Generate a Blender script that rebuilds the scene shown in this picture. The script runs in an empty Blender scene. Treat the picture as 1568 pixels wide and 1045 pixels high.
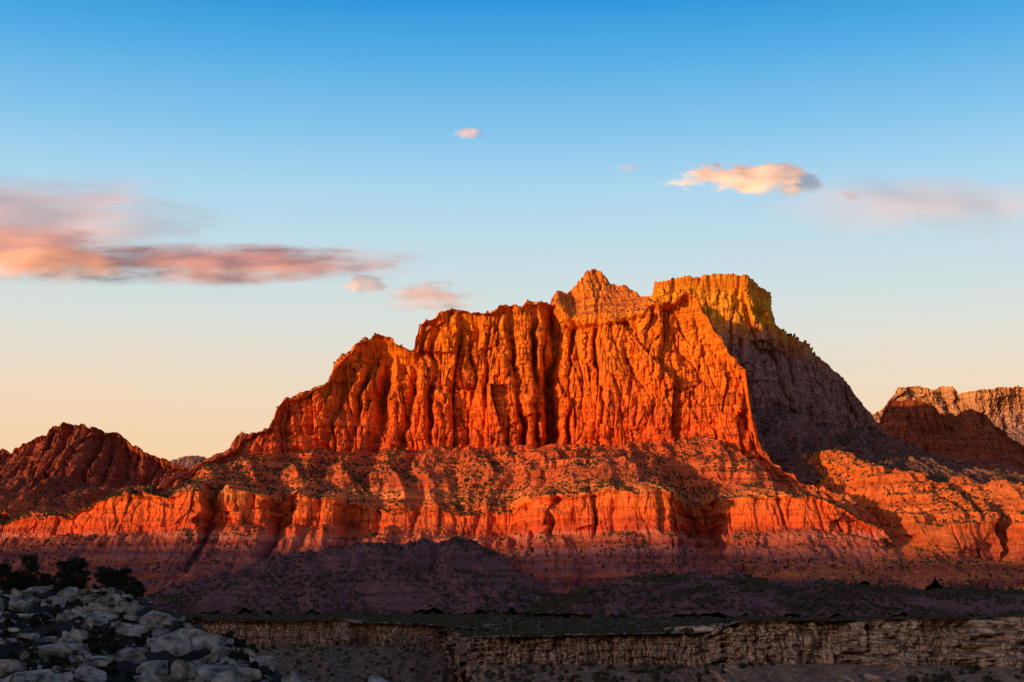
import bpy, math, random
import numpy as np
from mathutils import Vector
random.seed(7); RNG=np.random.RandomState(7)
scene=bpy.context.scene
F=2154.0; HOR=905.0; T=math.atan((HOR-522.5)/F)
def P(px,py,Y):
    v=-(py-522.5); y=F*math.cos(T)-v*math.sin(T); z=F*math.sin(T)+v*math.cos(T)
    s=Y/y
    return ((px-784)*s, Y, z*s)
# ------------------------------------------------------------ noise
_perm={}
def _tab(seed):
    if seed not in _perm:
        r=np.random.RandomState(seed+100); p=r.permutation(256); a=r.rand(256)*2*np.pi
        _perm[seed]=(np.concatenate([p,p]),np.cos(a),np.sin(a))
    return _perm[seed]
def pn(x,y,seed=0):
    p,gc,gs=_tab(seed)
    x=np.asarray(x,float); y=np.asarray(y,float); x,y=np.broadcast_arrays(x,y)
    xi=np.floor(x).astype(int); yi=np.floor(y).astype(int); xf=x-xi; yf=y-yi
    u=xf*xf*xf*(xf*(xf*6-15)+10); v=yf*yf*yf*(yf*(yf*6-15)+10)
    def g(ix,iy,fx,fy):
        h=p[(p[ix&255]+iy)&255]; return gc[h]*fx+gs[h]*fy
    a=g(xi,yi,xf,yf); b=g(xi+1,yi,xf-1,yf); c=g(xi,yi+1,xf,yf-1); d=g(xi+1,yi+1,xf-1,yf-1)
    return ((a+(b-a)*u)+((c+(d-c)*u)-(a+(b-a)*u))*v)*1.5
def fbm(x,y,o=4,seed=0):
    s=0;a=1
    for i in range(o):
        s=s+a*pn(x*2**i,y*2**i,seed+i*7); a*=.5
    return s
def crev(n,w=.10): return np.exp(-np.abs(n)/w)
def hsh(i,k):
    v=np.sin(i*127.1+k*311.7)*43758.5453; return v-np.floor(v)
def pillars(X,Z,w,seed,hl=None):
    lay=0
    if hl is not None:
        lay=np.floor(Z/hl+.7*pn(X/(hl*2),Z/(hl*9),seed+2)+1.2*pn(X/(w*6),.3,seed+3))
    xs=X/w+.85*pn(X/(w*2.5),Z/(w*5),seed)+.12*pn(X/w,Z/(w*1.5),seed+1)+lay*.37
    i=np.floor(xs); f=xs-i; k=i+lay*57.0
    e=np.minimum(f,1-f)
    return hsh(k,seed)+(hsh(k,seed+5)-.5)*(f-.5)*1.6+.6*hsh(k,seed+9)*np.exp(-e/.05)
# ------------------------------------------------------------ mesh helpers
def make_mesh(name,V,Fc,mat,smooth=False,n=4):
    me=bpy.data.meshes.new(name)
    V=np.asarray(V,np.float32); Fc=np.asarray(Fc,np.int32)
    me.vertices.add(len(V)); me.vertices.foreach_set('co',V.ravel())
    me.loops.add(Fc.size); me.loops.foreach_set('vertex_index',Fc.ravel())
    me.polygons.add(len(Fc)); me.polygons.foreach_set('loop_start',np.arange(0,Fc.size,Fc.shape[1],dtype=np.int32))
    me.polygons.foreach_set('loop_total',np.full(len(Fc),Fc.shape[1],np.int32))
    me.polygons.foreach_set('use_smooth',np.full(len(Fc),smooth))
    me.update(calc_edges=True); me.validate()
    ob=bpy.data.objects.new(name,me); scene.collection.objects.link(ob)
    if mat: me.materials.append(mat)
    return ob
def grid_faces(R,C):
    i=np.arange(R-1)[:,None]*C+np.arange(C-1)[None,:]
    return np.stack([i,i+1,i+C+1,i+C],-1).reshape(-1,4)
def sheet(name,lines,rows,ncol,wc,wt,mat,x0=None,x1=None,amp=1.0,top=None,seed=0,warp=14,creases=(),backs=True,
          tal=18.0,led=1.0,curve=None,zbot=-60,smooth=False,topn=8.0,wl=1.0,terr=0.0):
    L=[]
    for ln in lines:
        a=np.array([P(*q) for q in ln]); a=a[np.argsort(a[:,0])]; L.append(a)
    if backs:
        b=L[-1].copy(); b[:,1]+=260*amp; b[:,2]=b[:,2]*.6+zbot*.4; L.append(b)
        b=b.copy(); b[:,1]+=700*amp; b[:,2]=zbot; L.append(b)
        rows=list(rows)+[14,6]; wc=list(wc)+[.1,0]; wt=list(wt)+[.4,0]
    if x0 is None: x0=max(l[0,0] for l in L)
    if x1 is None: x1=min(l[-1,0] for l in L)
    X=np.linspace(x0,x1,ncol)
    R=sum(rows)+1
    t_all=np.zeros(R); seg=np.zeros(R,int); k=0
    for s,r in enumerate(rows):
        for j in range(r):
            t_all[k]=j/r; seg[k]=s; k+=1
    seg[-1]=len(rows)-1; t_all[-1]=1
    rr=np.arange(R)/20.0
    Xg=np.broadcast_to(X,(R,ncol)).copy()
    Xw=Xg+warp*pn(Xg/(55*wl),rr[:,None],seed+1)+warp*.45*pn(Xg/(18*wl),rr[:,None]*2,seed+2)
    Y=np.zeros((R,ncol));Z=np.zeros((R,ncol))
    for r in range(R):
        a=L[seg[r]]; b=L[seg[r]+1]; t=t_all[r]
        ya=np.interp(Xw[r],a[:,0],a[:,1]); yb=np.interp(Xw[r],b[:,0],b[:,1])
        za=np.interp(Xw[r],a[:,0],a[:,2]); zb=np.interp(Xw[r],b[:,0],b[:,2])
        tz=t
        if curve and seg[r]<len(curve): tz=t**curve[seg[r]]
        Y[r]=ya+(yb-ya)*t; Z[r]=za+(zb-za)*tz
    def wrow(w,k=9):
        a=np.array([w[s] for s in seg],float); pad=np.pad(a,k//2,mode='edge')
        return np.convolve(pad,np.ones(k)/k,'valid')[:R,None]
    WC=wrow(wc); WT=wrow(wt,15)
    A=amp
    Y0=Y.copy(); Z0=Z.copy()
    wx=Xg+22*A*wl*pn(Xg/(90*wl),Z0/(110*wl),seed+31)
    md=np.clip(.4+1.8*pn(Xg/(170*wl),Z0/(170*wl),seed+32),0,1)
    c1=crev(pn(wx/(140*wl),Z0/(800*wl),seed+3),.045)*md; c2=crev(pn(wx/(60*wl),Z0/(230*wl),seed+4),.06)*(1-md*.7); c3=crev(pn(wx/(17*wl),Z0/(45*wl),seed+5),.15)
    Y+=WC*A*(32*c1+15*c2+4*c3 + 16*pn(Xg/(240*wl),Z0/(320*wl),seed+6)+4*fbm(Xg/(16*wl),Z0/(16*wl),3,seed+7))
    am=np.clip(.8+1.5*pn(Xg/(200*wl),Z0/(260*wl),seed+33),.25,1.8)
    Y+=WC*A*(36*pillars(Xg,Z0,120*wl,seed+50,hl=330*wl)+28*am*pillars(Xg,Z0,50*wl,seed+60,hl=110*wl)+16*pillars(Xg,Z0,23*wl,seed+70,hl=52*wl)+7*pillars(Xg,Z0,9*wl,seed+80,hl=22*wl))
    zz=Z0+22*pn(Xg/160,Z0/300,seed+8)
    Y+=WC*led*A*(7*pn(zz/26,Xg/600,seed+9)+3*pn(zz/9,Xg/300,seed+10)+9*hsh(np.floor(zz/71),seed+2)+6*hsh(np.floor(zz/31),seed)+3*hsh(np.floor(zz/11),seed+1))
    for (cp,cy,d,w,sl) in creases:
        xc,_,zc=P(cp,cy,np.mean(Y0)) 
        Y+=WC*d*np.clip(.75+.9*pn(Z0/130,cp*.37,seed+41),.1,1.3)*np.exp(-((Xg-xc-sl*(Z0-zc)-14*pn(Z0/90,cp*.11,seed+40)-4*pn(Z0/25,cp*.3,seed+42))/w)**2)
    gx=Xg+30*wl*pn(Xg/(140*wl),Y0/(160*wl),seed+11)
    rid=1-2.2*np.abs(pn(gx/(95*wl),Y0/(420*wl),seed+12)); rid2=1-2.2*np.abs(pn(gx/(38*wl),Y0/(170*wl),seed+13))
    rid3=1-2.2*np.abs(pn(gx/(14*wl),Y0/(60*wl),seed+16))
    Z+=WT*(tal*rid+tal*.45*rid2+tal*.14*rid3+tal*.16*fbm(Xg/(12*wl),Y0/(14*wl),3,seed+14))-WT*tal*.5
    if terr:
        ta=np.clip(.5+1.5*pn(Xg/260,Y0/200,seed+91),0,1.2)
        for hh,a in ((27.0,.75),(9.0,.5)):
            zq=(Z+6*pn(Xg/150,Y0/200,seed+90))/hh; f=zq-np.floor(zq); st=np.clip((f-.55)/.3,0,1)
            Z+=WT*terr*ta*a*hh*(st-f)
    if top is not None:
        tr=sum(rows[:top]); d=np.exp(-((np.arange(R)-tr)/9.0)**2)[:,None]
        Z+=d*(-topn*1.2*c2-topn*.5*c3+topn*.6*(hsh(np.floor(Xg/17+.6*pn(Xg/30,.2,seed+18)),seed+3)-.5)*1.6+topn*.8*fbm(Xg/(40*wl),0.3,4,seed+15))
    V=np.stack([Xg,Y,Z],-1).reshape(-1,3)
    ob=make_mesh(name,V,grid_faces(R,ncol),mat,smooth)
    return ob,V.reshape(R,ncol,3),seg
# ------------------------------------------------------------ materials
def nodes(m):
    m.use_nodes=True; nt=m.node_tree; nt.nodes.clear(); return nt
def N(nt,t,**k):
    n=nt.nodes.new(t)
    for a,b in k.items(): setattr(n,a,b)
    return n
def setramp(r,stops):
    e=r.color_ramp.elements
    while len(e)>1: e.remove(e[-1])
    e[0].position=stops[0][0]; e[0].color=(*stops[0][1],1)
    for p,c in stops[1:]:
        x=e.new(p); x.color=(*c,1)
def noise_node(nt,pos,scale3,detail=5,rough=.6):
    m=N(nt,'ShaderNodeVectorMath',operation='MULTIPLY'); m.inputs[1].default_value=scale3
    nt.links.new(pos,m.inputs[0]); n=N(nt,'ShaderNodeTexNoise'); n.inputs['Scale'].default_value=1
    n.inputs['Detail'].default_value=detail; n.inputs['Roughness'].default_value=rough
    nt.links.new(m.outputs[0],n.inputs['Vector']); return n.outputs['Fac']
def maprange(nt,v,a,b,c,d):
    m=N(nt,'ShaderNodeMapRange'); nt.links.new(v,m.inputs[0])
    for i,x in enumerate((a,b,c,d)): m.inputs[i+1].default_value=x
    return m.outputs[0]
def mathn(nt,op,a,b):
    m=N(nt,'ShaderNodeMath',operation=op)
    for i,x in enumerate((a,b)):
        if isinstance(x,(int,float)): m.inputs[i].default_value=x
        else: nt.links.new(x,m.inputs[i])
    return m.outputs[0]
def mixc(nt,fac,a,b,mode='MIX'):
    m=N(nt,'ShaderNodeMix',data_type='RGBA',blend_type=mode)
    if isinstance(fac,(int,float)): m.inputs[0].default_value=fac
    else: nt.links.new(fac,m.inputs[0])
    for i,x in ((6,a),(7,b)):
        if isinstance(x,tuple): m.inputs[i].default_value=(*x,1)
        else: nt.links.new(x,m.inputs[i])
    return m.outputs[2]
def rock_mat(name,z0,z1,stops,talus,s=1.0,streak=.65,bump=2.0,flat=(.5,.85),strata=.5,warpz=16,vary=(1.08,1.3,1.25),stz=.09,sth=.003):
    m=bpy.data.materials.new(name); nt=nodes(m)
    out=N(nt,'ShaderNodeOutputMaterial'); b=N(nt,'ShaderNodeBsdfPrincipled'); nt.links.new(b.outputs[0],out.inputs[0])
    b.inputs['Roughness'].default_value=.95; b.inputs['Specular IOR Level'].default_value=.05
    g=N(nt,'ShaderNodeNewGeometry'); pos=g.outputs['Position']
    sp=N(nt,'ShaderNodeSeparateXYZ'); nt.links.new(pos,sp.inputs[0])
    big=noise_node(nt,pos,(.006*s,.006*s,.006*s),4)
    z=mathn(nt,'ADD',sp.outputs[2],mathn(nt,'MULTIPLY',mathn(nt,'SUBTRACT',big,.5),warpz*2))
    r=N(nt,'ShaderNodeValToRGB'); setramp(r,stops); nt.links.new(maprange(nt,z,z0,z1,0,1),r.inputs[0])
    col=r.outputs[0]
    st=noise_node(nt,pos,(sth*s,sth*s,stz*s),4,.65)
    sk=noise_node(nt,pos,(.085*s,.085*s,.007*s),5,.65)
    col=mixc(nt,maprange(nt,sk,.5,.63,0,streak),col,(.26,.14,.12),'MULTIPLY')
    gr=noise_node(nt,pos,(.12*s,.12*s,.12*s),6,.7)
    gb=noise_node(nt,pos,(.02*s,.02*s,.03*s),4,.6)
    col=mixc(nt,maprange(nt,gb,.42,.65,0,.7),col,vary,'MULTIPLY')
    gr2=noise_node(nt,pos,(.05*s,.05*s,.05*s),6,.7)
    tc=mixc(nt,maprange(nt,gr2,.42,.6,0,1),talus[0],talus[1])
    nz=N(nt,'ShaderNodeSeparateXYZ'); nt.links.new(g.outputs['Normal'],nz.inputs[0])
    nzz=mathn(nt,'ADD',nz.outputs[2],mathn(nt,'MULTIPLY',mathn(nt,'SUBTRACT',gr,.5),.5))
    col=mixc(nt,maprange(nt,nzz,flat[0],flat[1],0,.8),col,tc)
    col=mixc(nt,maprange(nt,st,.40,.54,strata,0),col,(.48,.30,.28),'MULTIPLY')
    nt.links.new(col,b.inputs['Base Color'])
    h=mathn(nt,'ADD',mathn(nt,'MULTIPLY',gr,1.0),mathn(nt,'MULTIPLY',st,.8))
    h=mathn(nt,'SUBTRACT',h,mathn(nt,'MULTIPLY',sk,.8))
    bp=N(nt,'ShaderNodeBump'); bp.inputs['Strength'].default_value=1; bp.inputs['Distance'].default_value=bump*4/s
    nt.links.new(h,bp.inputs['Height']); nt.links.new(bp.outputs[0],b.inputs['Normal'])
    return m
def plain_mat(name,c1,c2,scale,bump=0,rough=.9):
    m=bpy.data.materials.new(name); nt=nodes(m)
    out=N(nt,'ShaderNodeOutputMaterial'); b=N(nt,'ShaderNodeBsdfPrincipled'); nt.links.new(b.outputs[0],out.inputs[0])
    b.inputs['Roughness'].default_value=rough; b.inputs['Specular IOR Level'].default_value=.1
    g=N(nt,'ShaderNodeNewGeometry'); n=noise_node(nt,g.outputs['Position'],(scale,)*3,6,.65)
    nt.links.new(mixc(nt,maprange(nt,n,.38,.62,0,1),c1,c2),b.inputs['Base Color'])
    if bump:
        bp=N(nt,'ShaderNodeBump'); bp.inputs['Distance'].default_value=bump; bp.inputs['Strength'].default_value=1
        nt.links.new(n,bp.inputs['Height']); nt.links.new(bp.outputs[0],b.inputs['Normal'])
    return m
M_main=rock_mat('red_sandstone',-40,860,[(0,(.28,.11,.13)),(.11,(.33,.11,.12)),(.135,(.46,.15,.15)),(.15,(.52,.09,.07)),(.165,(.70,.23,.17)),(.18,(.78,.11,.045)),(.21,(.90,.15,.04)),(.25,(.94,.19,.045)),(.28,(.97,.32,.10)),(.31,(.72,.12,.045)),(.36,(.8,.17,.06)),(.42,(.86,.12,.03)),(.52,(.97,.18,.03)),(.66,(.98,.24,.025)),(.82,(.98,.30,.03)),(.9,(.95,.26,.035)),(1,(.92,.26,.04))],  # lowest stops: purplish rock, lifted further to stand in for haze
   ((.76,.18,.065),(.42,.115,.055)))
M_back=rock_mat('pale_sandstone_lit_top',200,900,[(0,(.30,.12,.09)),(.4,(.36,.16,.13)),(.70,(.42,.20,.16)),(.78,(.70,.24,.08)),(.84,(.98,.40,.035)),(.95,(.98,.38,.035)),(.97,(.95,.28,.03)),(1,(.98,.34,.04))],((.15,.075,.055),(.08,.05,.035)),streak=.55,strata=.35)  # upper stops put the summit block's yellow sunlight into the base colour
M_far=rock_mat('far_sandstone_lit_top',200,1200,[(0,(.34,.14,.14)),(.5,(.38,.17,.16)),(.66,(.42,.20,.18)),(.78,(.60,.32,.26)),(.86,(.75,.36,.2)),(1,(.8,.40,.18))],((.3,.16,.15),(.2,.12,.11)),s=.6,strata=.6,streak=.85)  # mauve shade below and sunlit orange top painted into the ramp
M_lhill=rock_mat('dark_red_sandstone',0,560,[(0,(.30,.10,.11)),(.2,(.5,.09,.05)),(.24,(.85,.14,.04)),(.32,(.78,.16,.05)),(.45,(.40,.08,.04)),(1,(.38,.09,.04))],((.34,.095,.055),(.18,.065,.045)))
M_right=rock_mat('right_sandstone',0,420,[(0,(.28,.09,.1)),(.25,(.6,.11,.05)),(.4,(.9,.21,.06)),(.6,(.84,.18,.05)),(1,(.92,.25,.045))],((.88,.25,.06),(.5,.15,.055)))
M_low=rock_mat('hazed_foot_slope',-40,110,[(0,(.18,.085,.085)),(.5,(.22,.09,.095)),(1,(.24,.09,.095))],((.22,.095,.09),(.12,.062,.058)),s=1.5,bump=1.5)  # base colour lifted and purpled for haze over the foot slopes
M_mesa=rock_mat('tan_caprock',-60,-10,[(0,(.20,.09,.06)),(.3,(.36,.19,.12)),(.55,(.72,.46,.30)),(.85,(.82,.56,.37)),(1,(.86,.62,.42))],((.22,.15,.095),(.08,.06,.035)),s=6,bump=1.3,warpz=2,flat=(.35,.65),strata=.5,stz=.07,sth=.022,streak=.8,vary=(.72,.66,.62))
M_ground=plain_mat('scrub_ground',(.05,.035,.028),(.08,.05,.04),.02)
M_shrub=plain_mat('shrub_foliage',(.022,.022,.011),(.055,.046,.022),.3)
M_leaf=plain_mat('pine_foliage',(.010,.015,.008),(.026,.031,.016),1.2)
M_bark=plain_mat('bark',(.06,.045,.035),(.12,.09,.07),4)
M_grey=plain_mat('grey_boulder_rock',(.05,.045,.037),(.33,.295,.245),.7,bump=.35)
M_soil=plain_mat('knoll_soil',(.015,.013,.01),(.035,.03,.022),.9,bump=.3)
# ------------------------------------------------------------ main mountain
def addY(line,dy,dp=0): return [(a,b+dp,c+dy) for a,b,c in line]
L0=[(-200,935,2600),(400,935,2550),(800,935,2550),(1200,935,2600),(1560,945,2600)]
L1=[(-200,885,2780),(100,882,2760),(300,880,2740),(420,885,2800),(800,882,2780),(1000,875,2740),(1200,880,2760),(1360,890,2750),(1440,935,2750),(1560,945,2750)]
L2=[(-200,835,3010),(0,828,2990),(100,820,2960),(150,822,2890),(230,818,2870),(300,812,2865),(318,815,2970),(345,808,2900),(405,806,2920),(425,812,3020),(445,806,2950),(510,806,2975),(530,812,3070),(600,808,3050),(700,812,3060),(785,818,3070),(812,822,2920),(900,818,2850),(1000,816,2810),(1035,815,2810),(1062,826,3100),(1090,826,3100),(1108,816,2970),(1150,818,2930),(1250,812,2900),(1350,832,2900),(1385,870,2960),(1440,935,2960),(1560,945,2900)]
L3=[(-200,810,3040),(0,798,3025),(100,796,2995),(150,768,2925),(200,758,2905),(300,753,2900),(318,770,3000),(345,751,2935),(405,757,2955),(425,772,3055),(445,756,2985),(510,763,3010),(530,774,3100),(600,780,3085),(700,785,3095),(785,788,3100),(812,762,2960),(850,759,2910),(900,754,2885),(1000,750,2850),(1028,754,2845),(1060,787,3130),(1090,777,3130),(1108,767,3005),(1150,762,2970),(1250,764,2940),(1300,785,2940),(1350,822,2930),(1385,862,2985),(1440,935,2990),(1560,945,2930)]
L35=[(-200,806,3060),(0,794,3050),(100,792,3030),(150,767,2960),(240,752,2960),(285,735,3080),(335,735,3090),(425,735,3180),(560,738,3200),(700,745,3230),(790,745,3230),(830,735,3120),(880,722,3060),(960,719,3030),(1000,728,3050),(1045,750,3240),(1100,735,3220),(1150,735,3160),(1200,748,3100),(1300,780,3000),(1350,819,2960),(1385,858,2990),(1440,935,3000),(1560,945,2940)]
L4=[(-200,802,3100),(100,791,3060),(150,766,3000),(240,751,3000),(285,728,3150),(335,712,3250),(400,698,3330),(450,690,3390),(560,690,3440),(640,686,3440),(800,682,3470),(900,682,3450),(1000,680,3420),(1085,668,3390),(1140,698,3330),(1200,736,3260),(1300,776,3120),(1350,817,3000),(1385,857,3005),(1440,935,3010),(1560,945,2950)]
L5=[(-200,798,3120),(100,790,3070),(150,765,3010),(240,749,3015),(285,724,3165),(335,699,3275),(357,690,3320),(365,672,3360),(385,657,3380),(400,660,3380),(413,650,3390),(430,625,3420),(440,615,3430),(465,600,3450),(485,590,3465),(500,585,3480),(515,560,3490),(530,540,3500),(545,525,3515),(575,515,3530),(590,518,3530),(625,528,3540),(639,526,3540),(645,490,3520),(670,486,3520),(690,475,3520),(720,470,3525),(735,473,3530),(780,467,3535),(800,471,3540),(820,461,3545),(845,467,3560),(880,488,3530),(930,487,3505),(985,480,3480),(1000,466,3470),(1058,450,3450),(1066,455,3440),(1078,478,3440),(1092,502,3435),(1120,545,3430),(1140,574,3430),(1148,630,3410),(1163,690,3370),(1200,726,3300),(1300,766,3160),(1350,809,3020),(1385,856,3015),(1440,935,3020),(1560,945,2960)]
L6=[]
for q in L5:
    if q[0]<845 or q[0]>1000: L6.append((q[0],q[1]-1,q[2]+25))
    elif q[0]==845: L6+= [(845,464,3600),(852,450,3640),(875,435,3680),(890,425,3690),(908,413,3700),(922,414,3700),(937,426,3700),(960,440,3680),(985,456,3640)]
    elif q[0]==1000: L6.append((1003,462,3560))
cre=[(850,560,140,16,.02),(794,560,75,8,-.07),(826,560,65,7,-.03),(740,560,25,5,.03),(648,600,60,7,0),(560,600,95,15,.1),(608,590,60,11,.12),(520,620,40,8,.12),(932,560,38,5,.03),(885,560,30,5,0),(480,640,45,9,.1)]
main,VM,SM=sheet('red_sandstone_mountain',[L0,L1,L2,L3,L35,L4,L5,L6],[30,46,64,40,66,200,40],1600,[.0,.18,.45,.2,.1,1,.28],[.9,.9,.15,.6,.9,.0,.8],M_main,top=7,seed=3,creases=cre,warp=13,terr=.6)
# ------------------------------------------------------------ back peak / right shoulder
B0=[(880,760,3500),(1100,745,3480),(1300,740,3500),(1450,750,3550),(1700,760,3600)]
B1=[(880,650,3900),(1100,630,3900),(1200,625,3950),(1260,650,4150),(1340,662,4350),(1420,702,4350),(1500,722,4350),(1700,745,4350)]
B2=[(880,490,4150),(960,470,4100),(985,455,4080),(1002,450,4040),(1006,429,4000),(1030,424,3990),(1075,419,3980),(1140,416,3990),(1153,422,4010),(1159,436,4060),(1180,447,4120),(1186,470,4170),(1192,495,4200),(1205,510,4240),(1240,525,4300),(1262,552,4350),(1290,575,4400),(1305,600,4420),(1320,615,4440),(1340,638,4450),(1360,660,4450),(1420,700,4450),(1500,720,4450),(1700,742,4450)]
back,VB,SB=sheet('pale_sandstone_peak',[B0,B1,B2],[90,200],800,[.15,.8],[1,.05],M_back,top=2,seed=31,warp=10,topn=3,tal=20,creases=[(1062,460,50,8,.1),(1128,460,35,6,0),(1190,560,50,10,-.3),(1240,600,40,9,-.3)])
# ------------------------------------------------------------ right lit spurs
C0=[(1050,900,2600),(1300,900,2600),(1720,905,2600)]
C1=[(1050,850,3000),(1250,835,3050),(1330,838,3000),(1400,842,2900),(1480,855,2860),(1520,862,2960),(1720,870,2850)]
C2=[(1050,800,3400),(1250,790,3430),(1330,797,3290),(1380,800,3100),(1410,800,2990),(1470,808,2930),(1500,818,3090),(1530,798,2960),(1600,800,2900),(1720,805,2900)]
C3=[(1050,770,3700),(1150,735,3680),(1230,699,3640),(1260,692,3590),(1300,697,3530),(1340,711,3450),(1400,724,3330),(1440,744,3260),(1462,731,3340),(1500,732,3320),(1568,742,3270),(1720,745,3250)]
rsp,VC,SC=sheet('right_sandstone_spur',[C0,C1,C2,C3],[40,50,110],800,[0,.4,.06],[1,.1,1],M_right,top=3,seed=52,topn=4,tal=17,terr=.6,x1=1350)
# ------------------------------------------------------------ far right mesas
D=[(1310,680,5200),(1345,655,5200),(1365,612,5200),(1400,608,5200),(1430,620,5200),(1440,632,5200),(1470,634,5300),(1490,625,5300),(1505,632,5300),(1530,650,5350),(1568,680,5400),(1700,700,5400)]
sheet('right_red_mesa',[[(1280,745,4850),(1720,760,4900)],[(1280,700,5080),(1400,690,5080),(1568,715,5200),(1720,730,5200)],addY(D,0)],[40,120],420,[.1,.8],[.8,0],M_lhill,top=2,seed=61,topn=4)
D2=[(1300,650,8600),(1335,634,8600),(1352,626,8600),(1372,604,8600),(1379,592,8600),(1405,590,8600),(1432,597,8600),(1448,588,8600),(1462,590,8500),(1470,602,8500),(1485,599,8400),(1500,596,8300),(1540,592,8300),(1568,590,8300),(1720,592,8300)]
sheet('far_white_mesa',[[(1280,720,7800),(1740,720,7800)],[(1280,670,8350),(1740,650,8100)],D2],[30,130],420,[.2,1],[.8,0],M_far,top=2,seed=66,topn=5,amp=1.9)
D3=[(200,720,9000),(240,712,9000),(265,703,9000),(300,697,9000),(320,701,9000),(338,696,9000),(360,692,9000),(420,700,9000)]
sheet('distant_pink_mesa',[[(180,760,8500),(440,760,8500)],D3],[60],200,[.5],[.5],M_far,top=1,seed=68,topn=3)
# ------------------------------------------------------------ left hill
E0=[(-250,850,2950),(100,850,2950),(420,850,2950)]
E1=[(-250,800,3100),(0,790,3100),(100,795,3150),(300,780,3300),(420,770,3400)]
E15=[(-250,740,3500),(0,735,3500),(100,735,3520),(200,750,3560),(300,752,3600),(420,750,3600)]
E2=[(-250,665,3700),(-60,672,3700),(-20,682,3700),(5,690,3700),(20,683,3690),(50,670,3680),(72,652,3680),(95,645,3680),(125,650,3680),(160,658,3690),(185,672,3700),(212,688,3700),(250,703,3720),(270,713,3720),(310,722,3740),(420,730,3750)]
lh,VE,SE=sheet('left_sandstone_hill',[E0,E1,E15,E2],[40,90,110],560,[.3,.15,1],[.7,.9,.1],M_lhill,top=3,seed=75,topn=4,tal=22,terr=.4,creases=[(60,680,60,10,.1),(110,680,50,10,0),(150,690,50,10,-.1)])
# ------------------------------------------------------------ low shadowed hills at the foot
J=[(180,925,2600),(230,908,2600),(330,884,2600),(420,856,2620),(500,842,2630),(560,833,2640),(650,828,2640),(735,826,2640),(765,845,2640),(800,880,2630),(860,918,2600),(900,935,2600)]
fan,VJ,SJ=sheet('talus_fan_hill',[[(160,942,2250),(920,942,2250)],J],[90],700,[0],[1],M_low,top=1,seed=80,topn=2,tal=12,zbot=-70,curve=[.85])
I=[(800,938,2200),(840,924,2220),(900,898,2250),(960,882,2250),(1050,876,2250),(1200,886,2250),(1300,893,2250),(1400,902,2250),(1500,900,2250),(1600,905,2250),(1720,905,2250)]
lo,VI,SI=sheet('scrub_covered_hill',[[(780,944,1950),(1740,946,1950)],I],[80],700,[0],[1],M_low,top=1,seed=84,topn=2,tal=6,zbot=-70,curve=[.8])
# ------------------------------------------------------------ foreground mesas
H3=[(150,952,1040),(290,950,1050),(420,951,1035),(520,949,1040),(545,954,1060),(600,955,1050),(690,960,1060),(720,963,1090),(780,966,1150)]
H2=[(150,990,1030),(290,988,1040),(420,990,1024),(520,990,1030),(545,990,1050),(600,992,1040),(690,992,1050),(720,992,1080),(780,992,1140)]
H1=[(150,1012,985),(420,1010,985),(600,1012,995),(690,1010,1010),(780,1012,1100)]
H0=[(150,1090,860),(700,1090,860),(780,1090,900)]
H4=[(a,(HOR+(38/1650)*F)-2,1650) for a in (100,830)]
mh,VH,SH=sheet('canyon_rim_mesa',[H0,H1,H2,H3,H4],[40,22,80,50],1000,[.03,.12,.14,0],[.35,.2,0,.12],M_mesa,seed=90,amp=1,warp=8,backs=False,tal=5,wl=.22,led=.0,x0=-320,x1=0)
G3=[(640,966,1100),(690,967,1030),(706,972,900),(716,977,745),(760,977,705),(900,973,680),(1060,970,670),(1098,967,662),(1114,957,645),(1140,951,635),(1200,949,620),(1300,951,600),(1400,947,560),(1480,948,555),(1568,943,520),(1720,938,500),(2400,925,480)]
G2=[(640,996,1090),(690,998,1020),(706,1010,890),(716,1020,735),(760,1020,695),(900,1020,670),(1060,1022,660),(1098,1020,652),(1114,1020,635),(1200,1018,610),(1300,1020,590),(1400,1022,550),(1480,1024,545),(1568,1028,510),(1720,1030,490),(2400,1030,470)]
G1=[(a,b+30,c-35) for a,b,c in G2]
G0=[(a,b+110,c-120) for a,b,c in G2]
G4=[(600,(HOR+(37/1300)*F),1300),(2400,(HOR+(37/1300)*F),1300)]
mg,VG,SG=sheet('tan_rimrock_mesa',[G0,G1,G2,G3,G4],[40,24,130,60],1600,[.03,.08,.13,0],[.3,.2,0,.10],M_mesa,seed=95,amp=1,warp=5,backs=False,tal=4,wl=.16,led=.0,x0=-62,x1=330)
def bedding(ob,V,seg,s,seed,amp,zs):
    R,C,_=V.shape
    w=np.array([1.0 if q==s else 0.25 if q==s-1 else 0 for q in seg])
    X=V[...,0];Z=V[...,2]
    xc=X+1.2*pn(Z/4,X/40,seed)
    led=np.zeros_like(X)
    for k,(dz,a,wr) in enumerate(((zs*2.3,1.1,.9),(zs,.9,1.0),(zs*.42,.5,1.3))):
        zi=Z/dz+0.7*pn(X/40,0.2,seed+1+k)+.4*pn(X/12,Z/14,seed+8+k); lay=np.floor(zi); fz=zi-lay
        xx=xc/(dz*wr)+lay*3.7+.9*pn(lay*1.3,xc/(dz*4),seed+2); blk=np.floor(xx); fx=xx-blk
        j=1.5*np.exp(-np.minimum(fx,1-fx)*dz*wr/.4)+.7*np.exp(-np.minimum(fz,1-fz)*dz/.3)
        led+=a*(1.1*hsh(blk,lay+seed)+(hsh(blk+3,lay)-.5)*fx+.35*hsh(lay,57.3+seed)+.6*j)
    V[...,1]+=w[:,None]*amp*led
    co=V.reshape(-1,3).astype(np.float32); ob.data.vertices.foreach_set('co',co.ravel()); ob.data.update()
bedding(mg,VG,SG,2,5,2.5,3.6); bedding(mh,VH,SH,2,6,3.4,4.8)
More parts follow.
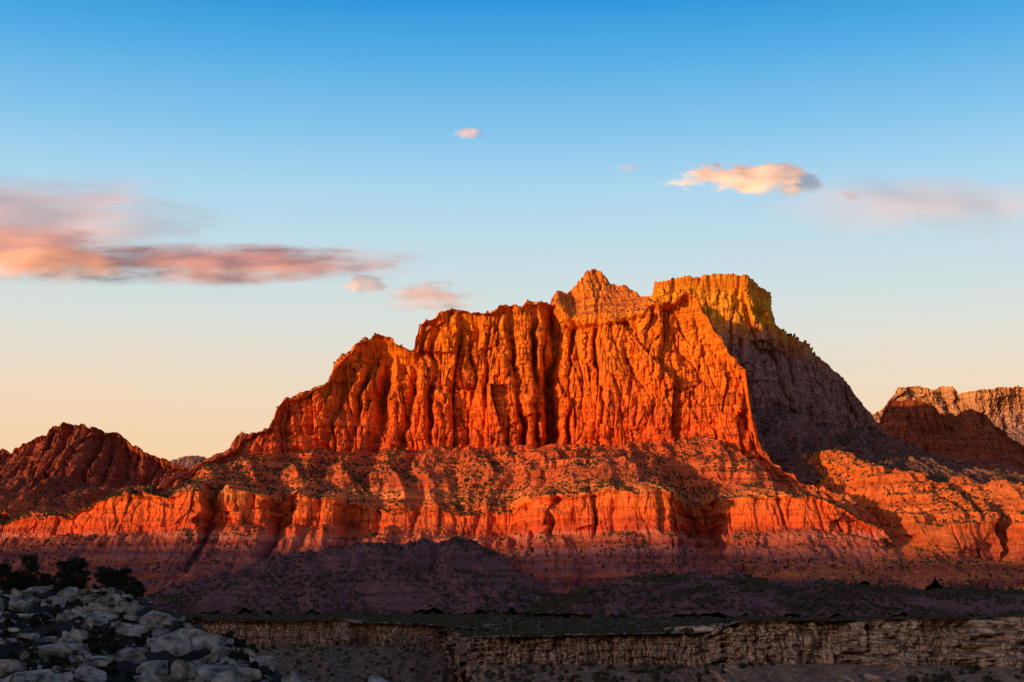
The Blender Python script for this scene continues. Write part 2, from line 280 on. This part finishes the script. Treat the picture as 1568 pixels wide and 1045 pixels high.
# ------------------------------------------------------------ ground sheet
gx=np.unique(np.concatenate([np.linspace(-60000,-4000,20),np.linspace(-4000,4000,161),np.linspace(4000,60000,20)]))
gy=np.unique(np.concatenate([np.linspace(-20000,-600,20),np.linspace(-600,3000,145),np.linspace(3000,60000,30)]))
GX,GY=np.meshgrid(gx,gy); e0=np.where(GX<100,1150,860)+20*pn(GX/200,GY/200,1)
t=np.clip((GY-e0)/150,0,1); GZ=-140+103*t*t*(3-2*t)+1.5*pn(GX/120,GY/120,4)*t+10*(1-t)*pn(GX/200,GY/200,5)
make_mesh('ground',np.stack([GX,GY,GZ],-1).reshape(-1,3),grid_faces(*GX.shape),M_ground,True)
# ------------------------------------------------------------ sun + unseen ridge added out of view to shade the valley
AZ=math.radians(48); EL=math.radians(4.6); te=math.tan(EL); Rr=4000.
sa,ca=math.sin(AZ),math.cos(AZ)
def along(X,Y): return X*sa+Y*ca+Rr
def qq(X,Y): return X*ca-Y*sa
xl,yl,_=P(0,850,2950); xr,yr,_=P(1568,850,2800)
HL=100+te*along(xl,yl); HR=76+te*along(xr,yr); ql,qr=qq(xl,yl),qq(xr,yr)
q=np.linspace(-6500,5000,240); Hc=HL+(HR-HL)*(q-ql)/(qr-ql); Hc=np.clip(Hc,200,950)+10*fbm(q/260,0.4,3,9)
ww=np.linspace(-1,1,13); rows=[]
for w in ww:
    rows.append(np.stack([-sa*Rr+ca*q+sa*w*1500,-ca*Rr-sa*q+ca*w*1500,-150+(Hc+150)*(1-abs(w))**1.1+0*q],-1))
make_mesh('shadow_ridge',np.array(rows).reshape(-1,3),grid_faces(13,len(q)),M_lhill,True)
sd=Vector((sa*math.cos(EL),ca*math.cos(EL),-math.sin(EL)))
sl=bpy.data.lights.new('sun','SUN'); sl.energy=5; sl.angle=math.radians(.6); sl.color=(1,.56,.18)
so=bpy.data.objects.new('sun',sl); scene.collection.objects.link(so); so.rotation_euler=(-sd).to_track_quat('Z','Y').to_euler()
# ------------------------------------------------------------ shrubs
def ico(sub):
    import bmesh
    bm=bmesh.new(); bmesh.ops.create_icosphere(bm,subdivisions=sub,radius=1)
    v=np.array([x.co[:] for x in bm.verts]); f=np.array([[x.index for x in g.verts] for g in bm.faces]); bm.free(); return v,f
I1=ico(1); I2=ico(2); I3=ico(3)
def blobs(name,pts,sizes,mat,base=I1,jit=.35,squash=.8,nvar=12,embed=.3):
    v,f=base; n=len(pts); nv=len(v)
    var=[v*(1+jit*RNG.randn(nv,1)*.6)+RNG.randn(nv,3)*jit*.15 for _ in range(nvar)]
    V=np.zeros((n,nv,3))
    for i in range(n):
        a=RNG.rand()*6.28; c,s=math.cos(a),math.sin(a); w=var[i%nvar]*np.array([1,RNG.uniform(.7,1.1),squash*RNG.uniform(.8,1.3)])*sizes[i]
        V[i,:,0]=w[:,0]*c-w[:,1]*s+pts[i][0]; V[i,:,1]=w[:,0]*s+w[:,1]*c+pts[i][1]; V[i,:,2]=w[:,2]+pts[i][2]+sizes[i]*squash*(1-embed)
    Fc=(f[None]+ (np.arange(n)*nv)[:,None,None]).reshape(-1,3)
    return make_mesh(name,V.reshape(-1,3),Fc,mat,False)
def sample(V,seg,segs,n,seed=0):
    rows=np.where(np.isin(seg,segs))[0]
    R=RNG.choice(rows,n*3); C=RNG.randint(2,V.shape[1]-2,n*3)
    p=V[R,C]; m=pn(p[:,0]/130,p[:,1]/130,seed+70)+.5*pn(p[:,0]/40,p[:,1]/40,seed+71)
    dz=np.abs(V[np.minimum(R+1,len(seg)-1),C,2]-p[:,2])/(np.abs(V[np.minimum(R+1,len(seg)-1),C,1]-p[:,1])+.5)
    k=(m+RNG.rand(n*3)*.8>.25)&(dz<1.4)
    p=p[k][:n]; return p+np.stack([RNG.randn(len(p))*1.5,np.zeros(len(p)),np.zeros(len(p))],-1)
pts=np.concatenate([sample(VM,SM,[1],1500),sample(VM,SM,[3,4],8000,seed=2),sample(VM,SM,[6],350),sample(VB,SB,[0],5200),sample(VC,SC,[2,0],3200),sample(VE,SE,[1,0],1800),sample(VJ,SJ,[0],2200),sample(VI,SI,[0],3800)])
blobs('hillside_shrubs',pts,RNG.uniform(1.1,3.3,len(pts)),M_shrub)
bi=VB[290,:,:]; kk=np.where((bi[:,0]>770)&(bi[:,0]<960))[0]; tp=VB[290][RNG.choice(kk,45)]
blobs('ridge_top_trees',tp,RNG.uniform(1.8,4,45),M_shrub,squash=1.3)
n=6500; yy=RNG.uniform(1300,2500,n); xx=RNG.uniform(-.45,.45,n)*yy
blobs('valley_scrub',np.stack([xx,yy,np.full(n,-37.)],-1),RNG.uniform(1.5,3.6,n),M_shrub)
pts=np.concatenate([sample(VG,SG,[3],2200),sample(VH,SH,[3],1600),sample(VG,SG,[0,1],900),sample(VH,SH,[0,1],450)])
blobs('mesa_shrubs',pts,RNG.uniform(.5,1.7,len(pts)),M_shrub,base=I2,jit=.3)
# ------------------------------------------------------------ foreground knoll
K1=[(-150,888,200),(0,903,195),(60,906,190),(150,908,185),(210,914,180),(240,931,172),(270,941,165),(300,963,158),(330,984,150),(370,1005,143),(400,1020,138),(450,1038,132),(520,1075,130)]
K0=[(-150,1110,100),(520,1130,100)]
KN=700
kn,VK,SK=sheet('rocky_knoll',[K0,K1],[180],KN,[0],[1],M_soil,seed=120,warp=1.2,amp=.1,tal=.9,wl=.05,backs=True,zbot=-25,x0=-92,x1=-10)
def rocks(n,seed,sizes,pts,name,mat,flat=.6):
    r=np.random.RandomState(seed); v,f=I3; nv=len(v); var=[]
    for k in range(24 if n>1 else 1):
        w=v*1.25
        for j in range(13):
            d=r.randn(3)
            if j<6: d=np.eye(3)[j%3]*(1 if j<3 else -1)+.22*r.randn(3)
            d/=np.linalg.norm(d); off=r.uniform(.5,.85); s=w@d
            w=w-np.outer(np.maximum(s-off,0),d)
        w+=r.randn(nv,3)*.014
        var.append(w)
    V=np.zeros((n,nv,3))
    for i in range(n):
        a=r.rand()*6.28; c,s=math.cos(a),math.sin(a); sc=np.array([1.35,r.uniform(.6,1.1),flat*r.uniform(.5,1.3)])*sizes[i]
        w=var[r.randint(len(var))]*sc; ty=r.uniform(-.5,.25)
        x,y,z=w[:,0]*c-w[:,1]*s,w[:,0]*s+w[:,1]*c,w[:,2]; z=z+x*ty*.6+y*r.uniform(-.4,.4)
        V[i]=np.stack([x+pts[i][0],y+pts[i][1],z+pts[i][2]+sizes[i]*flat*.35],-1)
    Fc=(f[None]+(np.arange(n)*nv)[:,None,None]).reshape(-1,3)
    return make_mesh(name,V.reshape(-1,3),Fc,mat,False)
rr=RNG.randint(5,180,4200); cc=RNG.randint(5,KN-5,4200); pk=VK[rr,cc]
keep=(pn(pk[:,0]/7,pk[:,1]/9,77)+.6*pn(pk[:,0]/2.5,pk[:,1]/3,78)>-.02)&(pk[:,0]>-.42*pk[:,1]); pk=pk[keep][:1500]; nn=len(pk)
sz=np.clip(RNG.lognormal(-.75,.65,nn),.12,2.0)
rocks(nn,5,sz,pk,'boulder_field',M_grey,.6)
def surf(px,py):
    d=P(px,py,1.0); vx=VK.reshape(-1,3); dd=(vx[:,0]/vx[:,1]-d[0])**2+(vx[:,2]/vx[:,1]-d[2])**2
    return vx[np.argmin(dd)]
for i,(a,b,s) in enumerate([(265,1002,2.9),(200,942,2.2),(245,958,2.2),(60,1010,1.9),(120,1000,1.5),(30,935,1.7),(160,965,1.6),(95,930,1.5),(20,1035,2.0),(230,1032,1.6),(300,1030,1.6),(140,1040,1.7)]):
    rocks(1,50+i,[s],[surf(a,b)],'boulder',M_grey,.55)
# ------------------------------------------------------------ pinyon trees
def pine_geo(loc,h,w,seed,clumps=60,V=None,Fq=None,mi=None):
    r=np.random.RandomState(seed); loc=np.array(loc)
    def cyl(p0,p1,r0,r1):
        p0=np.array(p0);p1=np.array(p1);d=p1-p0;d/=np.linalg.norm(d)+1e-9
        u=np.cross(d,[.3,.9,.1]);u/=np.linalg.norm(u);v=np.cross(d,u);b=len(V)
        for p,q in ((p0,r0),(p1,r1)):
            for k in range(6):
                a=k*math.pi/3; V.append(loc+p+q*(u*math.cos(a)+v*math.sin(a)))
        for k in range(6): Fq.append((b+k,b+(k+1)%6,b+6+(k+1)%6,b+6+k)); mi.append(0)
    top=np.array([r.uniform(-.2,.2),0,h*.9]); mid=top*.5+np.array([r.uniform(-.2,.2),r.uniform(-.2,.2),0])
    cyl((0,0,-.3),mid,.05*h,.035*h); cyl(mid,top,.035*h,.01*h)
    cs=[]
    for i in range(clumps):
        z=r.uniform(.08,1.0); rad=w*.5*(1-.75*max(0,z-.35))*r.uniform(.35,1.05)*(1 if z>.2 else .8); a=r.rand()*6.28
        c=np.array([rad*math.cos(a),rad*math.sin(a),z*h]); cs.append(c)
        if i%3==0: cyl(top*(z*.75),c,.013*h,.004*h)
    for c in cs:
        cr=r.uniform(.07,.13)*h
        for j in range(60):
            p=loc+c+r.randn(3)*cr*np.array([.6,.6,.42]); s=r.uniform(.08,.19); d1=r.randn(3);d1/=np.linalg.norm(d1);d2=r.randn(3);d2/=np.linalg.norm(d2)
            b=len(V); V.extend([p-d1*s,p+d2*s*.6,p+d1*s,p-d2*s*.6]); Fq.append((b,b+1,b+2,b+3)); mi.append(1)
def pine(name,items):
    V=[];Fq=[];mi=[]
    for (loc,h,w,seed,cl) in items: pine_geo(loc,h,w,seed,cl,V,Fq,mi)
    ob=make_mesh(name,np.array(V),np.array(Fq),M_bark); ob.data.materials.append(M_leaf)
    ob.data.polygons.foreach_set('material_index',np.array(mi,np.int32)); return ob
for i,(a,b,h,w) in enumerate([(42,904,4.5,3.0),(115,906,4.4,3.3),(98,905,3.6,3.0),(162,909,3.1,3.4),(188,912,3.2,3.2),(2,902,3.2,2.8),(208,917,2.0,2.2),(70,904,2.0,2.4),(22,904,2.2,2.4)]):
    pine('pinyon_pine',[(surf(a,b),h,w,200+i,75)])
for i,(a,b,h,w) in enumerate([(155,1005,2.4,4.0),(212,1030,2.0,3.2),(330,1010,2.0,3.2),(300,1000,1.5,2.2),(90,1030,1.3,2.2),(60,965,1.5,2.4),(365,1022,1.4,2.4)]):
    pine('juniper_bush',[(surf(a,b),h,w,300+i,45)])
its=[]
for i in range(60):
    a=RNG.uniform(0,400); b=RNG.uniform(925,1045)
    p=surf(a,b); its.append((p,RNG.uniform(.5,1.2),RNG.uniform(.8,1.9),400+i,14))
pine('knoll_scrub',its)
# ------------------------------------------------------------ clouds
def cloud(px,py,wpx,hpx,seed,dens=1.0,lit_col=(.85,.8,.8),shade_col=(.5,.36,.45),Y=16000,lx=90,lz=35,amt=1.3,soft=.5,thr=.12,dz=0,det=7):
    cx,_,cz=P(px,py,Y); k=Y/F; W=wpx*k; Hh=hpx*k
    nx,nz=60,30; u=np.linspace(-1,1,nx); v=np.linspace(-1,1,nz); U,Vv=np.meshgrid(u,v)
    yy=-(1-U*U)*(1-Vv*Vv)*Hh*.35+Vv*Hh*.25+fbm(U*W/Hh*.5+seed,Vv*.7,2,seed)*Hh*.12
    V=np.stack([U*W*.5,yy,Vv*Hh*.5],-1).reshape(-1,3)
    m=bpy.data.materials.new('cloud_vapour'); nt=nodes(m); out=N(nt,'ShaderNodeOutputMaterial')
    tc=N(nt,'ShaderNodeTexCoord'); ob_=tc.outputs['Object']
    off=N(nt,'ShaderNodeVectorMath',operation='ADD'); off.inputs[1].default_value=(seed*1730.,0,seed*977.); nt.links.new(ob_,off.inputs[0])
    mp=N(nt,'ShaderNodeVectorMath',operation='MULTIPLY'); mp.inputs[1].default_value=(2/W,0,2/Hh); nt.links.new(ob_,mp.inputs[0])
    ln=N(nt,'ShaderNodeVectorMath',operation='LENGTH'); nt.links.new(mp.outputs[0],ln.inputs[0])
    n=noise_node(nt,off.outputs[0],(1/(lx*k),0,1/(lz*k)),det,.58)
    nl=noise_node(nt,off.outputs[0],(.35/(lx*k),0,.45/(lz*k)),2,.5)
    fall=mathn(nt,'SUBTRACT',.8,ln.outputs['Value'])
    val=mathn(nt,'ADD',fall,mathn(nt,'ADD',mathn(nt,'MULTIPLY',mathn(nt,'SUBTRACT',n,.5),amt*1.6),mathn(nt,'MULTIPLY',mathn(nt,'SUBTRACT',nl,.5),amt)))
    a=N(nt,'ShaderNodeMapRange',interpolation_type='SMOOTHSTEP'); nt.links.new(val,a.inputs[0])
    a.inputs[1].default_value=thr; a.inputs[2].default_value=thr+soft; a.inputs[3].default_value=0; a.inputs[4].default_value=dens
    e=mathn(nt,'MULTIPLY',a.outputs[0],maprange(nt,ln.outputs['Value'],.7,1.0,1,0))
    n2=noise_node(nt,off.outputs[0],(.8/(lx*k),0,1/(lz*k)),5,.55)
    sz_=N(nt,'ShaderNodeSeparateXYZ'); nt.links.new(mp.outputs[0],sz_.inputs[0])
    n3=mathn(nt,'SUBTRACT',n2,mathn(nt,'MULTIPLY',sz_.outputs[2],dz))
    col=mixc(nt,maprange(nt,n3,.38,.62,0,1),lit_col,shade_col)  # sunlit and shaded cloud tones painted into the albedo, by noise and height
    df=N(nt,'ShaderNodeBsdfDiffuse'); nt.links.new(col,df.inputs[0]); tl=N(nt,'ShaderNodeBsdfTranslucent'); nt.links.new(col,tl.inputs[0])
    mx0=N(nt,'ShaderNodeMixShader'); mx0.inputs[0].default_value=.2; nt.links.new(df.outputs[0],mx0.inputs[1]); nt.links.new(tl.outputs[0],mx0.inputs[2])
    tr=N(nt,'ShaderNodeBsdfTransparent'); mx=N(nt,'ShaderNodeMixShader'); nt.links.new(e,mx.inputs[0]); nt.links.new(tr.outputs[0],mx.inputs[1]); nt.links.new(mx0.outputs[0],mx.inputs[2])
    nt.links.new(mx.outputs[0],out.inputs[0])
    o=make_mesh('cloud',V,grid_faces(nz,nx),m,True); o.location=(cx,Y,cz); return o
cloud(60,355,740,250,8,dens=.68,lit_col=(.80,.58,.66),shade_col=(.52,.44,.6),lx=150,lz=46,amt=.75,soft=.9,thr=-.15,Y=16600)
cloud(310,407,840,96,4,dens=.92,lit_col=(.66,.39,.42),shade_col=(.36,.25,.36),lx=90,lz=24,amt=.8,soft=.75,thr=-.2)
cloud(40,398,480,150,12,dens=.88,lit_col=(1,.62,.50),shade_col=(.66,.42,.46),lx=110,lz=30,amt=.8,soft=.8,thr=-.12,dz=-.25,Y=15600)
cloud(556,437,90,54,15,dens=.6,lit_col=(.95,.72,.68),shade_col=(.8,.6,.6),lx=26,lz=13,amt=1.0,thr=-.05)
cloud(655,457,210,70,19,dens=.75,lit_col=(.9,.66,.66),shade_col=(.6,.48,.56),lx=50,lz=18,amt=.9,thr=-.1,soft=.7)
cloud(717,208,64,36,22,dens=.65,lit_col=(.95,.75,.72),shade_col=(.8,.62,.66),lx=24,lz=11,amt=1.1,thr=.02)
cloud(1140,277,320,90,31,dens=.97,lit_col=(1,.92,.90),shade_col=(.80,.64,.68),lx=42,lz=20,amt=1.0,soft=.5,thr=.0,dz=-.15)
cloud(1225,280,120,50,29,dens=.55,lit_col=(.6,.55,.66),shade_col=(.5,.45,.56),lx=45,lz=20,amt=.8,thr=.02,Y=16200)
cloud(1400,325,640,170,33,dens=.45,lit_col=(.88,.68,.70),shade_col=(.75,.62,.7),lx=180,lz=60,amt=.7,soft=1.0,thr=-.15)
cloud(965,258,80,28,36,dens=.3,lx=30,lz=12,lit_col=(.85,.7,.72),shade_col=(.8,.65,.7))
cloud(1300,305,80,34,38,dens=.4,lx=30,lz=14,lit_col=(.8,.66,.7),shade_col=(.7,.58,.66))
# ------------------------------------------------------------ world
w=bpy.data.worlds.new('World'); scene.world=w; w.use_nodes=True; nt=w.node_tree; nt.nodes.clear()
out=N(nt,'ShaderNodeOutputWorld'); bg=N(nt,'ShaderNodeBackground'); nt.links.new(bg.outputs[0],out.inputs[0]); bg.inputs[1].default_value=.1
sk=N(nt,'ShaderNodeTexSky',sky_type='NISHITA'); sk.sun_disc=False; sk.sun_elevation=EL; sk.sun_rotation=AZ+math.pi
tc=N(nt,'ShaderNodeTexCoord'); sp=N(nt,'ShaderNodeSeparateXYZ'); nt.links.new(tc.outputs['Generated'],sp.inputs[0])
r=N(nt,'ShaderNodeValToRGB')
def s2l(c): return tuple(((x/255+.055)/1.055)**2.4 if x>10 else x/255/12.92 for x in c)
setramp(r,[(0,s2l((240,185,145))),(.085,s2l((246,205,162))),(.135,s2l((238,214,186))),(.19,s2l((215,221,216))),(.235,s2l((194,218,228))),(.28,s2l((168,211,236))),(.32,s2l((128,193,234))),(.365,s2l((80,171,227))),(.405,s2l((28,144,216))),(.6,s2l((30,74,140))),(1,s2l((44,55,100)))])
nt.links.new(sp.outputs[2],r.inputs[0])
sc10=mixc(nt,1.0,r.outputs[0],(11.4,11.4,11.4),'MULTIPLY')
base=mixc(nt,.87,sk.outputs[0],sc10)
dt=N(nt,'ShaderNodeVectorMath',operation='DOT_PRODUCT'); nt.links.new(tc.outputs['Generated'],dt.inputs[0]); dt.inputs[1].default_value=tuple(-sd)
gl=mathn(nt,'POWER',mathn(nt,'MAXIMUM',dt.outputs['Value'],0.0),4.0)
glow=mixc(nt,1.0,base,mixc(nt,gl,(0.,0.,0.),(12.,7.8,5.8)),'ADD')
nt.links.new(glow,bg.inputs[0])
# ------------------------------------------------------------ camera
cam=bpy.data.cameras.new('camera'); co=bpy.data.objects.new('camera',cam); scene.collection.objects.link(co); scene.camera=co
cam.sensor_width=36; cam.lens=36*F/1568; cam.clip_start=1; cam.clip_end=200000
co.rotation_euler=(math.pi/2+T,0,0)
scene.view_settings.view_transform='Standard'; scene.view_settings.look='None'; scene.view_settings.exposure=0
